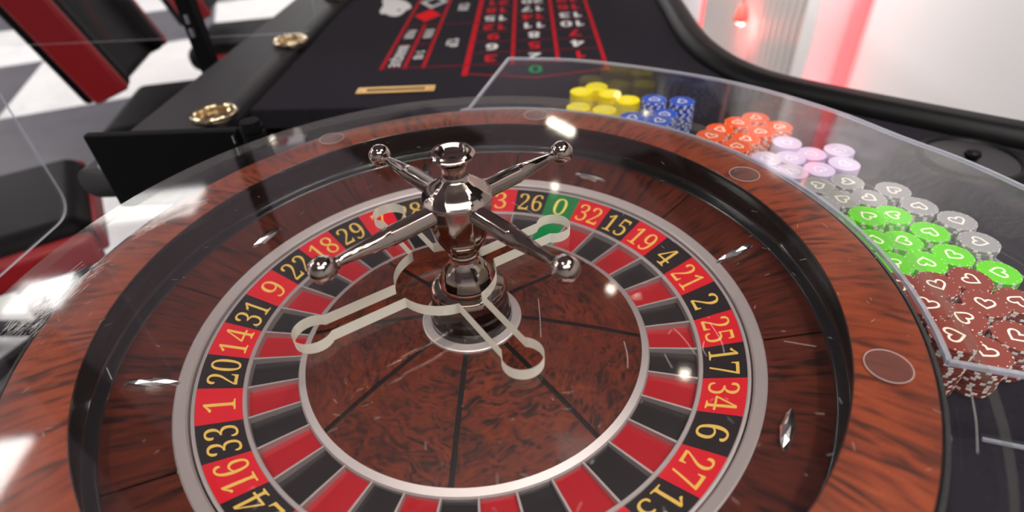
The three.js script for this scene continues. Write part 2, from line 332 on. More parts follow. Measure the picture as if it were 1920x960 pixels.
    text('PAIR', -0.1625, 0.292, 0.032, Math.PI / 2, white); text('EVEN', -0.116, 0.292, 0.030, Math.PI / 2, white);
    text('12P', -0.049, 0.21, 0.040, Math.PI / 2, white); text('12M', -0.049, 0.535, 0.040, Math.PI / 2, white);
    const dia = (n, u, a, b) => { c.beginPath(); c.moveTo(X(n - a), Y(u)); c.lineTo(X(n), Y(u + b)); c.lineTo(X(n + a), Y(u)); c.lineTo(X(n), Y(u - b)); c.closePath(); };
    c.fillStyle = 'rgb(226,20,32)'; dia(-0.1415, 0.462, 0.037, 0.062); c.fill();
    c.strokeStyle = 'rgb(200,200,200)'; c.lineWidth = 0.012 * kx; dia(-0.1415, 0.605, 0.034, 0.058); c.stroke();
    // looping white emblem beside the diamonds
    c.fillStyle = white; c.beginPath();
    const blob = BLOB.map(([n, u]) => [X(n), Y(u)]), mid = (p, q) => [(p[0] + q[0]) / 2, (p[1] + q[1]) / 2];
    c.moveTo(...mid(blob[blob.length - 1], blob[0])); blob.forEach((q, i) => c.quadraticCurveTo(...q, ...mid(q, blob[(i + 1) % blob.length]))); c.fill();
    c.fillStyle = 'rgb(60,56,64)'; c.beginPath(); c.ellipse(X(-0.234), Y(0.53), 0.005 * kx, 0.009 * ky, 0, 0, 7); c.fill();
    // pale line printed behind the chip stacks
    const cl = [[0.47, -0.20], [0.56, -0.14], [0.588, -0.06], [0.60, 0.03], [0.585, 0.1], [0.53, 0.18]].map(([x, z]) => new THREE.Vector3(x, 0, z)).map((q) => [X(q.dot(N) + 0.0743), Y(q.dot(U) - 0.7719)]);
    c.strokeStyle = 'rgb(150,146,160)'; c.lineWidth = 4; c.beginPath(); cl.forEach((q, i) => (i ? c.lineTo(...q) : c.moveTo(...q))); c.stroke();
  });
  mesh('felt_top', g, phy({ map: print, roughness: 1, specularIntensity: 0.25 }), table);
}
mesh('padded_rail', sweep(rail, roundProf(0.064, 0.056, 0.024)), M.rail, table);
mesh('armrest', sweep([tp(-0.605, 0.40, T - 0.055), tp(-0.605, 1.3, T - 0.055), tp(-0.605, 2.35, T - 0.055)], roundProf(0.172, 0.055, 0.026)), M.arm, table);
for (const u of [0.70, 1.20, 1.75]) mesh('bracket', (() => { const b = box(0.14, 0.03, 0.035, 0, 0, 0); b.rotateY(-TH); const c = tp(-0.52, u, T - 0.07); b.translate(c.x, c.y, c.z); return b; })(), M.blackPlastic, table);
mesh('bracket_arm', (() => { const b = box(0.02, 0.02, 1.9); b.rotateY(-TH); const c = tp(-0.463, 1.45, T - 0.06); b.translate(c.x, c.y, c.z); return b; })(), M.blackPlastic, table);
// body below the felt and the wheel well
{
  const sh = new THREE.Shape(), P2 = [];
  P2.push(tp(-0.40, 2.2), tp(-0.40, 0.66), tp(-0.22, 0.62), new THREE.Vector3(-0.30, 0, -0.30));
  for (let a = -60; a >= -190; a -= 6) { const r = a < -84 ? 0.452 : 0.41, t = a * Math.PI / 180; P2.push(new THREE.Vector3(r * Math.sin(t), 0, -r * Math.cos(t))); }
  P2.push(new THREE.Vector3(0.25, 0, 0.53), new THREE.Vector3(0.98, 0, 0.53), new THREE.Vector3(0.97, 0, 0.1), new THREE.Vector3(0.62, 0, -0.40), new THREE.Vector3(0.52, 0, -0.60), tp(0.40, 0.9), tp(0.38, 2.2));
  P2.forEach((p, i) => (i ? sh.lineTo(p.x, -p.z) : sh.moveTo(p.x, -p.z)));
  const g = new THREE.ExtrudeGeometry(sh, { depth: 0.16, bevelEnabled: false }); g.rotateX(-Math.PI / 2); g.translate(0, T - 0.2, 0);
  mesh('table_body', g, M.blackLacquer, table);
}
for (const [n, u] of [[-0.25, 2.0], [0.28, 2.0], [0.05, 0.55], [0.62, -0.25], [0.1, -0.28]]) { const p = tp(n, u); mesh('leg', cyl(0.05, 0.06, T - 0.19, p.x, (T - 0.19) / 2, p.z, 20), M.blackLacquer, table); }

{ // brass drop-slot plate
  const p = tp(-0.206, 0.688, T), g = thing('brass_slot_plate', 'flat brass slot plate screwed to the felt near its end', 'slot plate', [p.x, p.y, p.z], -TH);
  mesh('plate', mergeGeometries([rbox(0.158, 0.003, 0.009, 0.001, 0, 0.0015, 0.0105, 1), rbox(0.158, 0.003, 0.009, 0.001, 0, 0.0015, -0.0105, 1), rbox(0.02, 0.003, 0.012, 0.001, -0.069, 0.0015, 0, 1), rbox(0.02, 0.003, 0.012, 0.001, 0.069, 0.0015, 0, 1)]), M.brass, g);
  mesh('slot', box(0.12, 0.001, 0.012, 0, 0.0008, 0), std({ color: rgb(52, 34, 12), roughness: 0.6 }), g);
  for (const s of [-1, 1]) mesh('screw', cyl(0.003, 0.003, 0.001, s * 0.07, 0.0034, 0, 12), M.brass, g);
}
{ // round lid in the felt by the rail
  const g = thing('round_lid', 'round black ringed lid with small knob set in the felt', 'lid', [0.737, T, -0.219]);
  mesh('disc', lathe([[0, 0.003], [0.058, 0.003], [0.060, 0]], 48), std({ color: rgb(38, 36, 40), roughness: 0.45 }), g);
  mesh('ring', lathe([[0.058, 0], [0.06, 0.006], [0.068, 0.006], [0.072, 0]], 48), M.rail, g);
  mesh('knob', lathe([[0, 0.016], [0.008, 0.015], [0.011, 0.009], [0.007, 0.003]], 24), M.rail, g);
}
for (const [u, where] of [[0.588, 'behind the black display panel'], [1.027, 'below the acrylic divider corner'], [1.48, 'farthest along the armrest']]) {
  const p = tp(-0.532, u, T), g = thing('cup_holder', `shiny gold metal cup holder in the armrest, ${where}`, 'cup holder', [p.x, p.y, p.z]);
  mesh('rim', (() => { const t = new THREE.TorusGeometry(0.036, 0.0065, 12, 40); t.rotateX(Math.PI / 2); t.translate(0, 0.008, 0); return t; })(), M.gold, g);
  mesh('cup', lathe([[0.0335, 0.008], [0.026, 0.0022], [0.0, 0.0018]], 32), M.gold, g);
}

// ---------------------------------------------------------------- roulette wheel: fixed bowl
const wheel = thing('roulette_bowl', 'large roulette wheel bowl with figured red-brown wood rim and black ball track', 'roulette wheel', [0, Y0, 0]);
mesh('rim', polarUV(wl([[1.448, 0.238], [1.446, 0.250], [1.40, 0.254], [1.30, 0.259], [1.246, 0.260], [1.240, 0.259]], 180), 3.4, 3.4), M.rimWood, wheel);
mesh('rim_edge', wf([[1.44, -0.115], [1.462, -0.1], [1.474, 0.15], [1.476, 0.228], [1.468, 0.243], [1.456, 0.246], [1.447, 0.243]], 180), M.track, wheel);
mesh('ball_track', wl([[1.240, 0.259], [1.2375, 0.262], [1.236, 0.255], [1.246, 0.235], [1.266, 0.205], [1.277, 0.17], [1.280, 0.13], [1.277, 0.112], [1.272, 0.108], [1.262, 0.104], [1.247, 0.096], [1.238, 0.090], [1.236, 0.070]], 180), M.track, wheel);
mesh('apron_bed', wl([[1.245, 0.070], [1.236, 0.083], [1.06, 0.0235], [1.055, -0.12]], 128), M.inlay, wheel);
for (let k = 0; k < 8; k++) {
  const a0 = (17 + 45 * k) * Math.PI / 180, a1 = a0 + Math.PI / 4, o = k * 0.37;
  const g = sector(1.057 * S, 0.030 * S, 1.239 * S, 0.090 * S, a0, a1, 0.0015, { na: 24, nr: 2, gap: 0.0012, uv: (t, s, r, az) => [r * 3.6 + o, az * 0.3 * 3.6 + o] });
  mesh('apron_panel', g, M.apronWood, wheel);
}
mesh('silver_ring', wf([[1.060, 0.029], [1.052, 0.033], [1.022, 0.019], [1.017, 0.013], [1.017, -0.04]], 180), M.silver, wheel);
{
  const shape = (L, W, Hh) => { // faceted lens-shaped deflector
    const g = new THREE.SphereGeometry(1, 4, 2).toNonIndexed(), q = new THREE.OctahedronGeometry(1, 2); q.scale(L, Hh, W); const p = q.attributes.position;
    for (let i = 0; i < p.count; i++) { const x = p.getX(i) / L; p.setZ(i, p.getZ(i) * (1 - 0.35 * x * x)); }
    q.computeVertexNormals(); return q;
  };
  const slope = Math.atan2(0.06, 0.182);
  for (let k = 0; k < 8; k++) {
    const az = (37.6 + 45 * k) * Math.PI / 180, radial = k % 2 === 1;
    const g = shape(0.0225, 0.0062, 0.0065); if (!radial) g.rotateY(Math.PI / 2); g.rotateZ(slope); g.rotateY(Math.PI / 2 - az);
    const m = mesh('deflector', g, M.polished, wheel); const [x, y, z] = ap(1.125 * S, az, (0.053) * S); m.position.set(x, y + 0.001, z);
  }
}
mesh('well', wl([[0, -0.14], [1.0, -0.14], [1.05, -0.1], [1.44, -0.115]], 64), M.inlay, wheel);

// ---------------------------------------------------------------- rotor
const order = [0, 32, 15, 19, 4, 21, 2, 25, 17, 34, 6, 27, 13, 36, 11, 30, 8, 23, 10, 5, 24, 16, 33, 1, 20, 14, 31, 9, 22, 18, 29, 7, 28, 12, 35, 3, 26];
const rotor = thing('wheel_rotor', 'spinning rotor with numbered ring, pockets, wooden cone and metal turret', 'wheel rotor', [0, Y0, 0]);
{
  const col = (i) => (i === 0 ? 'green' : i % 2 ? 'red' : 'black');
  const fills = { red: 'rgb(205,20,36)', black: 'rgb(27,24,26)', green: 'rgb(16,112,58)' };
  const atlas = canvasTex(2048, 1600, (c) => {
    c.fillStyle = '#000'; c.fillRect(0, 0, 2048, 1600);
    order.forEach((num, i) => {
      const x = (i % 8) * 256, y = Math.floor(i / 8) * 320;
      c.fillStyle = fills[col(i)]; c.fillRect(x, y, 256, 320);
      c.save(); c.translate(x + 128, y + 160); c.scale(0.92, 1.08);
      c.fillStyle = i === 0 ? 'rgb(226,204,96)' : 'rgb(218,178,84)'; c.font = '284px serif'; c.textAlign = 'center'; c.textBaseline = 'middle'; c.scale(String(num).length > 1 ? 0.74 : 0.86, 1); c.fillText(String(num), 0, 6); c.restore();
    });
  });
  const plateMat = phy({ map: atlas, roughness: 0.35, clearcoat: 0.35, clearcoatRoughness: 0.15 });
  const PH = 0.49383, D = 2 * Math.PI / 37;
  order.forEach((num, i) => {
    const a0 = PH + i * D, a1 = a0 + D, cx = (i % 8) / 8, cy = 1 - Math.floor(i / 8) / 5;
    mesh('number_plate', sector(0.8625 * S, -0.049 * S, 0.9995 * S, 0, a0, a1, 0.003, { na: 4, uv: (s, t) => [cx + (0.004 + 0.992 * s) / 8, cy - (1 - (0.004 + 0.992 * t)) / 5] }), plateMat, rotor);
    mesh('pocket', sector(0.672 * S, -0.088 * S, 0.850 * S, -0.080 * S, a0, a1, 0.002, { na: 4, nr: 1, gap: 0.0008 }), M[col(i)], rotor);
    mesh('pocket_divider', sector(0.672 * S, -0.068 * S, 0.852 * S, -0.052 * S, a0 - 0.0010 / 0.2, a0 + 0.0010 / 0.2, 0.0115, { na: 1 }), M.silver, rotor).geometry.translate(0, 0, 0);
  });
  mesh('outer_trim', wf([[1.0, -0.01], [1.0, 0.002], [1.004, 0.004], [1.011, 0.004], [1.013, 0.0], [1.013, -0.08]], 148), M.silver, rotor);
  mesh('pocket_rim', wf([[0.846, -0.09], [0.846, -0.051], [0.849, -0.047], [0.860, -0.046], [0.863, -0.050]], 148), M.silver, rotor);
  mesh('rotor_body', wl([[0.66, -0.098], [0.86, -0.098], [1.0, -0.03], [1.005, -0.11], [0.66, -0.115]], 96), M.inlay, rotor);
  mesh('cone_ring', wf([[0.676, -0.098], [0.6755, -0.074], [0.670, -0.068], [0.646, -0.060], [0.643, -0.066]], 148), M.silver, rotor);
  mesh('cone_core', wl([[0.650, -0.075], [0.6445, -0.0632], [0.52, -0.0307], [0.4125, -0.0055], [0.29, 0.0195], [0.18, 0.0353], [0.12, 0.034]], 96), M.inlay, rotor);
  for (let k = 0; k < 8; k++) {
    const a0 = (11.4 + 45 * k) * Math.PI / 180, mid = a0 + Math.PI / 8, cs = Math.cos(mid), sn = Math.sin(mid), o = k * 0.31;
    const g = sector(0.18 * S, 0.038 * S, 0.6445 * S, -0.0605 * S, a0, a0 + Math.PI / 4, 0.0016, { na: 14, nr: 8, gap: 0.0024, bulge: 0.008 * S, uv: (s, t, r, az) => { const x = r * Math.sin(az), z = -r * Math.cos(az); return [(x * cs + z * sn) * 5.2 + o, (x * sn - z * cs) * 5.2 + o * 1.7]; } });
    mesh('cone_panel', g, M.coneWood, rotor);
  }
  mesh('hub_ring', wf([[0.19, 0.034], [0.188, 0.043], [0.183, 0.046], [0.155, 0.048], [0.15, 0.046]], 96), M.silver, rotor);
  mesh('hub', wf([[0.152, 0.046], [0.152, 0.072], [0.146, 0.080], [0.149, 0.088], [0.146, 0.112], [0.140, 0.120], [0.141, 0.128], [0.138, 0.158], [0.132, 0.165]], 96), M.hubDark, rotor);
  const turret = mesh('turret', toCreasedNormals(wl([[0.128, 0.155], [0.136, 0.162], [0.140, 0.175], [0.139, 0.190], [0.130, 0.203], [0.114, 0.210], [0.104, 0.212], [0.104, 0.220], [0.100, 0.236], [0.092, 0.256], [0.080, 0.276], [0.064, 0.296], [0.052, 0.312], [0.046, 0.325], [0.046, 0.335], [0.053, 0.342], [0.055, 0.350], [0.052, 0.357], [0.056, 0.366], [0.070, 0.388], [0.085, 0.418], [0.098, 0.458], [0.108, 0.505], [0.1135, 0.55], [0.1155, 0.573], [0.1165, 0.581], [0.1145, 0.588], [0.110, 0.594], [0.100, 0.604], [0.084, 0.616], [0.064, 0.630], [0.047, 0.645], [0.040, 0.658], [0.0385, 0.672], [0.041, 0.688], [0.047, 0.702], [0.056, 0.713], [0.066, 0.720], [0.071, 0.724], [0.0715, 0.730], [0.062, 0.741], [0.058, 0.743], [0.053, 0.741], [0.046, 0.731], [0.032, 0.719], [0.014, 0.713], [0, 0.712]], 96), 0.55), M.nickel, rotor);
  for (let k = 0; k < 4; k++) {
    const az = -0.9798 + k * Math.PI / 2;   // from +z towards +x
    const g = lathe([[0.0, 0.085], [0.037, 0.088], [0.037, 0.104], [0.0325, 0.108], [0.0325, 0.262], [0.0305, 0.264], [0.0300, 0.275], [0.0285, 0.29], [0.0205, 0.37], [0.0155, 0.42], [0.0145, 0.436], [0.0195, 0.440], [0.0195, 0.447], [0.015, 0.449]].map(([r, h]) => [r * S, h * S]), 32);
    g.rotateX(Math.PI / 2); g.rotateY(az); g.translate(0, 0.55 * S, 0);
    const arm = mesh('arm', toCreasedNormals(g, 0.9), M.nickel, turret);
    const b = new THREE.SphereGeometry(0.0425 * S, 32, 24); b.translate(0.4863 * S * Math.sin(az), 0.55 * S, 0.4863 * S * Math.cos(az));
    mesh('ball', b, M.nickel, turret);
  }
}

// ---------------------------------------------------------------- acrylic cover with the cross-shaped cut-out
{
  const cx = -0.0541 * S, cz = 0.0704 * S, R = 1.566 * S, yb = 0.270 * S, yt = 0.312 * S;
  const kx = -0.0735 * S, kz = 0.048 * S, rc = 0.177 * S, hw = 0.042 * S, kd = 0.47 * S, kr = 0.0635 * S;
  const cover = thing('acrylic_cover', 'clear round acrylic cover lying over the roulette wheel with cross-shaped cut-out', 'acrylic cover', [0, Y0, 0]);
  const out = [], hole = [];
  for (let i = 0; i < 160; i++) { const t = i / 160 * 2 * Math.PI; out.push([cx + R * Math.cos(t), cz + R * Math.sin(t)]); }
  const base = 25.9 * Math.PI / 180;
  for (let k = 0; k < 4; k++) {
    const a = base + k * Math.PI / 2, e = [Math.sin(a), Math.cos(a)], n = [Math.cos(a), -Math.sin(a)];   // a from +z towards +x
    const pt = (al, pe) => hole.push([kx + e[0] * al + n[0] * pe, kz + e[1] * al + n[1] * pe]);
    const s0 = Math.asin(hw / rc), s1 = Math.asin(hw / kr);
    pt(rc * Math.cos(s0), -hw);
    for (let i = 0; i <= 24; i++) { const t = -(Math.PI - s1) + 2 * (Math.PI - s1) * i / 24; pt(kd + kr * Math.cos(t), kr * Math.sin(t)); }
    pt(rc * Math.cos(s0), hw);
    for (let i = 1; i < 8; i++) { const t = s0 + (Math.PI / 2 - 2 * s0) * i / 8; pt(rc * Math.cos(t), rc * Math.sin(t)); }
  }
  const sh = new THREE.Shape(out.map(([x, z]) => new THREE.Vector2(x, -z)));
  sh.holes.push(new THREE.Path(hole.map(([x, z]) => new THREE.Vector2(x, -z))));
  const top = new THREE.ShapeGeometry(sh); top.rotateX(-Math.PI / 2); const bot = top.clone(); top.translate(0, yt, 0);
  bot.scale(1, -1, 1); { const ix = bot.index.array; for (let i = 0; i < ix.length; i += 3) [ix[i], ix[i + 1]] = [ix[i + 1], ix[i]]; } bot.computeVertexNormals(); bot.translate(0, yb, 0);
  mesh('sheet', mergeGeometries([top, bot]), M.acrylic, cover);
  const wallOf = (pts) => { const pos = [], idx = []; pts.forEach(([x, z]) => pos.push(x, yb, z, x, yt, z)); const n = pts.length; for (let i = 0; i < n; i++) { const a = 2 * i, b = 2 * ((i + 1) % n); idx.push(a, b, a + 1, b, b + 1, a + 1); } const g = new THREE.BufferGeometry(); g.setAttribute('position', new THREE.Float32BufferAttribute(pos, 3)); g.setIndex(idx); g.computeVertexNormals(); return g; };
  mesh('outer_edge', wallOf(out), M.rimEdge, cover);
  tag(mesh('cutout_edge', wallOf(hole), M.cutEdge, cover), 'frosted cut edge of the cross-shaped opening');
  for (const [r, a] of [[1.37, -26.3], [1.343, 20.7], [1.318, 71.3], [1.326, 120.2], [1.33, 168]]) {
    const [x, y, z] = ap(r * S, a * Math.PI / 180, 0.264 * S);
    const pd = mesh('pad', cyl(0.016, 0.016, 0.0014, x, y, z, 40), M.pad, cover), tr = new THREE.TorusGeometry(0.0162, 0.0004, 6, 48); tr.rotateX(Math.PI / 2); tr.translate(x, y + 0.0006, z); mesh('pad_rim', tr, M.padRim, pd);
  }
}

{ // scratching in the cover top face, and strokes imitating a smear of mirrored light
  const cover = scene.getObjectByName('acrylic_cover'), y = 0.312 * S + 0.0002, pos = [], idx = [];
  const line = (pts, w) => {
    for (let i = 0; i < pts.length - 1; i++) {
      const [x0, z0] = pts[i], [x1, z1] = pts[i + 1], l = Math.hypot(x1 - x0, z1 - z0) || 1, nx = -(z1 - z0) / l * w / 2, nz = (x1 - x0) / l * w / 2, b = pos.length / 3;
      pos.push(x0 + nx, y, z0 + nz, x1 + nx, y, z1 + nz, x1 - nx, y, z1 - nz, x0 - nx, y, z0 - nz); idx.push(b, b + 1, b + 2, b, b + 2, b + 3);
    }
  };
  const soft = (pts) => new THREE.CatmullRomCurve3(pts.map(([x, z]) => new THREE.Vector3(x, 0, z))).getPoints(8).map((p) => [p.x, p.z]);
  for (const l of [[[0.1536, 0.1188], [0.1568, 0.1293], [0.1598, 0.1486]], [[0.1831, 0.1173], [0.1833, 0.1383], [0.1806, 0.1498]], [[0.1375, 0.1428], [0.1381, 0.1565]], [[0.1121, 0.1248], [0.1105, 0.1383], [0.107, 0.1508]], [[0.0566, 0.0647], [0.0537, 0.09], [0.0508, 0.1087]], [[-0.2823, 0.0789], [-0.2731, 0.0923]], [[0.1709, 0.1359], [0.1669, 0.1434], [0.1668, 0.1504]], [[0.0562, -0.0881], [0.0746, -0.0634]], [[0.2286, 0.1468], [0.2484, 0.156]], [[0.3265, 0.2103], [0.3107, 0.2335], [0.2942, 0.2541]]])
    line(soft(l), 0.00026);
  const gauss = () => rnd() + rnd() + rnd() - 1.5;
  const lightSmear = (a, b, c, n, spread) => {  // dense short strokes standing in for glare reflected off the sheet
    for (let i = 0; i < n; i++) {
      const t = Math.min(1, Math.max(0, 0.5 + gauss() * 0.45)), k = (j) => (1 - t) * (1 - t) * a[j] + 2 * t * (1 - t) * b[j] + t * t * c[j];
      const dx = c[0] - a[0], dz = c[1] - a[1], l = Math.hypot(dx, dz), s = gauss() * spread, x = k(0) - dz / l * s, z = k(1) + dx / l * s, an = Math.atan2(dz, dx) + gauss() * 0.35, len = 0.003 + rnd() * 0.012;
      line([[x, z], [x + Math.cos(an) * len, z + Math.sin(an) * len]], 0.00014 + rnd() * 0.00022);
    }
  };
  lightSmear([-0.3365, -0.1071], [-0.3112, -0.1415], [-0.2835, -0.1602], 520, 0.009);
  lightSmear([-0.3804, 0.0319], [-0.3752, 0.0009], [-0.350, -0.0599], 360, 0.016);
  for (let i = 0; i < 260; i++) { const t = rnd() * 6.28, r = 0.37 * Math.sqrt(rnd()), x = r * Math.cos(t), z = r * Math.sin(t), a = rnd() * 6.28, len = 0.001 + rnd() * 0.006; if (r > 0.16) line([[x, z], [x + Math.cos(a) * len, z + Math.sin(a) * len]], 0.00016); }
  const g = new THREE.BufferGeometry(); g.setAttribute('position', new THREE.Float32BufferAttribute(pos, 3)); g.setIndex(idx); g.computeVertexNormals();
  tag(mesh('scratches_and_glare', g, M.scratchGlare, cover), 'fine white scratching in the acrylic with strokes imitating a smear of light', null, null, 'stuff');
}

// ---------------------------------------------------------------- clear chip cover box
{
  const yt = T + 0.080, th = 0.004;
  const arc = [];
  for (let a = -5; a <= 116; a += 4) { const t = a * Math.PI / 180, r = 0.3925; arc.push([r * Math.sin(t), -r * Math.cos(t)]); }
  arc[0] = [0.034, -0.397]; arc.splice(1, 1); arc.push([0.353, 0.170]);
  const far = [[0.620, 0.300], [0.625, 0.10], [0.607, -0.034], [0.590, -0.105], [0.563, -0.171], [0.534, -0.253], [0.480, -0.349], [0.427, -0.414], [0.331, -0.497], [0.23, -0.563], [0.122, -0.602]];
  const farS = new THREE.CatmullRomCurve3(far.map(([x, z]) => new THREE.Vector3(x, 0, z)), false, 'centripetal').getPoints(40).map((p) => [p.x, p.z]);
  const boxc = thing('chip_cover', 'clear acrylic box lid over the coloured chip stacks beside the wheel', 'acrylic box', [0, 0, 0]);
  const sh = new THREE.Shape([...arc, ...farS].map(([x, z]) => new THREE.Vector2(x, -z)));
  const top = new THREE.ShapeGeometry(sh); top.rotateX(-Math.PI / 2); top.translate(0, yt, 0);
  mesh('lid', top, M.acrylic, boxc);
  mesh('side_wall', strip(arc, T + 0.001, yt - 0.001, 0.003), M.acrylic, boxc);
  mesh('side_wall', strip([[0.353, 0.170], [0.620, 0.300]], T + 0.001, yt - 0.001, 0.003), M.acrylic, boxc);
  mesh('side_wall', strip(farS, T + 0.001, yt - 0.001, 0.003), M.acrylic, boxc);
  mesh('side_wall', strip([[0.122, -0.602], [0.034, -0.397]], T + 0.001, yt - 0.001, 0.003), M.acrylic, boxc);
  for (const l of [arc, [[0.353, 0.170], [0.620, 0.300]], farS, [[0.122, -0.602], [0.034, -0.397]]]) mesh('glued_edge', strip(l, yt - 0.003, yt + 0.001, th), M.boxEdge, boxc);
  mesh('bottom_edge', strip([[0.40, 0.193], [0.620, 0.300]], T + 0.0005, T + 0.003, 0.003), M.boxEdge, boxc);
}

// ---------------------------------------------------------------- gaming chips
{
  const spots = {
    yellow: [[0.272, -0.5484, 10], [0.2382, -0.5248, 11], [0.2831, -0.5033, 11], [0.305, -0.4689, 11], [0.2172, -0.4604, 11], [0.2558, -0.4393, 11]],
    blue: [[0.3357, -0.4302, 15], [0.375, -0.4113, 15], [0.2811, -0.373, 15], [0.313, -0.345, 16], [0.335, -0.3793, 14]],
    orange: [[0.4729, -0.3536, 11], [0.4357, -0.3379, 12], [0.4902, -0.3161, 11], [0.4527, -0.3015, 12], [0.3964, -0.315, 13], [0.3688, -0.2858, 15], [0.4181, -0.2776, 13], [0.3898, -0.2488, 15]],
    lilac: [[0.4797, -0.2717, 10], [0.5025, -0.244, 8], [0.5406, -0.2397, 9], [0.4648, -0.2338, 9], [0.4248, -0.2288, 11], [0.5244, -0.2029, 9], [0.4845, -0.1962, 9], [0.4442, -0.1935, 10], [0.4044, -0.1875, 12]],
    grey: [[0.4964, -0.1541, 10], [0.4529, -0.1494, 11], [0.5376, -0.124, 10], [0.4987, -0.1138, 10], [0.4587, -0.1096, 12], [0.4213, -0.0947, 14], [0.5381, -0.0811, 11], [0.558, -0.046, 11], [0.5508, -0.0059, 11]],
    green: [[0.4978, -0.0708, 11], [0.4574, -0.0626, 14], [0.5188, -0.0364, 10], [0.4143, -0.055, 15], [0.4795, -0.0271, 10], [0.4394, -0.0236, 13], [0.5124, 0.0057, 10], [0.4729, 0.0146, 11], [0.5397, 0.0366, 9], [0.4326, 0.0162, 13]],
    brown: [[0.5002, 0.0441, 10], [0.4556, 0.0509, 12], [0.483, 0.0805, 11], [0.5231, 0.078, 9], [0.4155, 0.0526, 14], [0.4458, 0.0961, 12], [0.4059, 0.0916, 18], [0.4, 0.1301, 18], [0.473, 0.1257, 12], [0.4338, 0.1363, 12]],
  };
  const tint = { yellow: [255, 234, 10], blue: [44, 84, 190], orange: [238, 84, 22], lilac: [212, 194, 224], grey: [150, 149, 150], green: [100, 204, 40], brown: [132, 58, 46] };
  const H = 0.0033, R = 0.0198, seg = 28;
  const chipGeo = (() => {
    const prof = [[0, H / 2], [R - 0.0006, H / 2], [R, H / 2 - 0.0005], [R, -H / 2 + 0.0005], [R - 0.0006, -H / 2], [0, -H / 2]];
    const pos = [], uv = [], idx = [];
    for (let k = 0; k < prof.length - 1; k++) {
      const flat = k === 0 || k === 4;
      for (let j = 0; j <= seg; j++) {
        const t = j / seg * 2 * Math.PI, b = pos.length / 3;
        for (const [r, y] of [prof[k], prof[k + 1]]) {
          pos.push(r * Math.sin(t), y, r * Math.cos(t));
          if (flat) uv.push(0.25 + 0.245 * r / R * Math.sin(t), 0.5 + 0.49 * r / R * Math.cos(t)); else uv.push(0.51 + 0.48 * j / seg, 0.5 + (y / H) * 0.9);
        }
        if (j < seg) idx.push(b, b + 1, b + 2, b + 2, b + 1, b + 3);
      }
    }
    const g = new THREE.BufferGeometry(); g.setAttribute('position', new THREE.Float32BufferAttribute(pos, 3)); g.setAttribute('uv', new THREE.Float32BufferAttribute(uv, 2)); g.setIndex(idx); g.computeVertexNormals(); return g;
  })();
  const lower = {}, mats = {};
  for (const [name, list] of Object.entries(spots)) {
    const css = (c, k = 1) => `rgb(${c.map((x) => Math.min(255, x * k | 0)).join(',')})`;
    const tex = canvasTex(1024, 512, (c) => {
      c.fillStyle = css(tint[name]); c.fillRect(0, 0, 1024, 512);
      const plain = name === 'yellow' || name === 'lilac', pale = name === 'yellow' ? 'rgb(252,240,140)' : name === 'lilac' ? 'rgb(240,234,240)' : 'rgb(244,236,222)';
      c.save(); c.translate(256, 262); c.scale(1.0, 1.0);
      const heart = () => { c.beginPath(); c.moveTo(0, 96); c.bezierCurveTo(-40, 50, -112, 10, -98, -46); c.bezierCurveTo(-86, -96, -20, -92, 0, -38); c.bezierCurveTo(20, -92, 86, -96, 98, -46); c.bezierCurveTo(112, 10, 40, 50, 0, 96); c.closePath(); };
      c.strokeStyle = pale; c.lineWidth = plain ? 24 : 26; c.lineJoin = 'round'; heart(); c.stroke(); c.restore();
      for (let i = 0; i < 16; i++) { const t = i / 16 * 2 * Math.PI, r = i % 2 ? 236 : 214; c.fillStyle = plain ? css(tint[name], 1.04) : 'rgb(240,234,228)'; c.beginPath(); c.arc(256 + r * Math.cos(t), 256 + r * Math.sin(t), i % 2 ? 9 : 6, 0, 7); c.fill(); }
      
      for (let i = 0; i < 10; i++) { c.fillStyle = plain ? css(tint[name]) : 'rgb(236,232,226)'; c.fillRect(524 + i * 49, 60, 16, 392); }
    });
    const mat = phy({ map: tex, roughness: 0.7, specularIntensity: 0.4 });
    for (const [x, z, n] of list) for (let k = 0; k < n; k++) {
      const lastOne = k === n - 1, j = lastOne ? 0 : 0.0006, px = x + (rnd() - 0.5) * j, pz = z + (rnd() - 0.5) * j, ry = rnd() * 6.28;
      if (k < n - 5) { const q = chipGeo.clone(); q.rotateY(ry); q.translate(px, T + H * (k + 0.5), pz); (lower[name] ??= []).push(q); mats[name] = mat; continue; }
      const m = mesh('gaming_chip', chipGeo, mat);
      m.position.set(px, T + H * (k + 0.5), pz); m.rotation.y = ry;
      if (lastOne) tag(m, `${name} gaming chip printed with a pale heart outline, topmost of its stack`, 'gaming chip', `${name} chips on top of their stacks`);
      else { const nth = ['', 'second', 'third', 'fourth', 'fifth'][n - 1 - k]; tag(m, `${name} gaming chip lying ${nth} from the top of its stack`, 'gaming chip', `${name} chips lying ${nth} in their stacks`); }
    }
  }
  const names = Object.keys(lower), rest = mesh('lower_chips', mergeGeometries(names.map((n) => mergeGeometries(lower[n])), true), names.map((n) => mats[n]));
  tag(rest, 'lower chips of all the coloured stacks under the clear box', 'gaming chips', null, 'stuff');
}

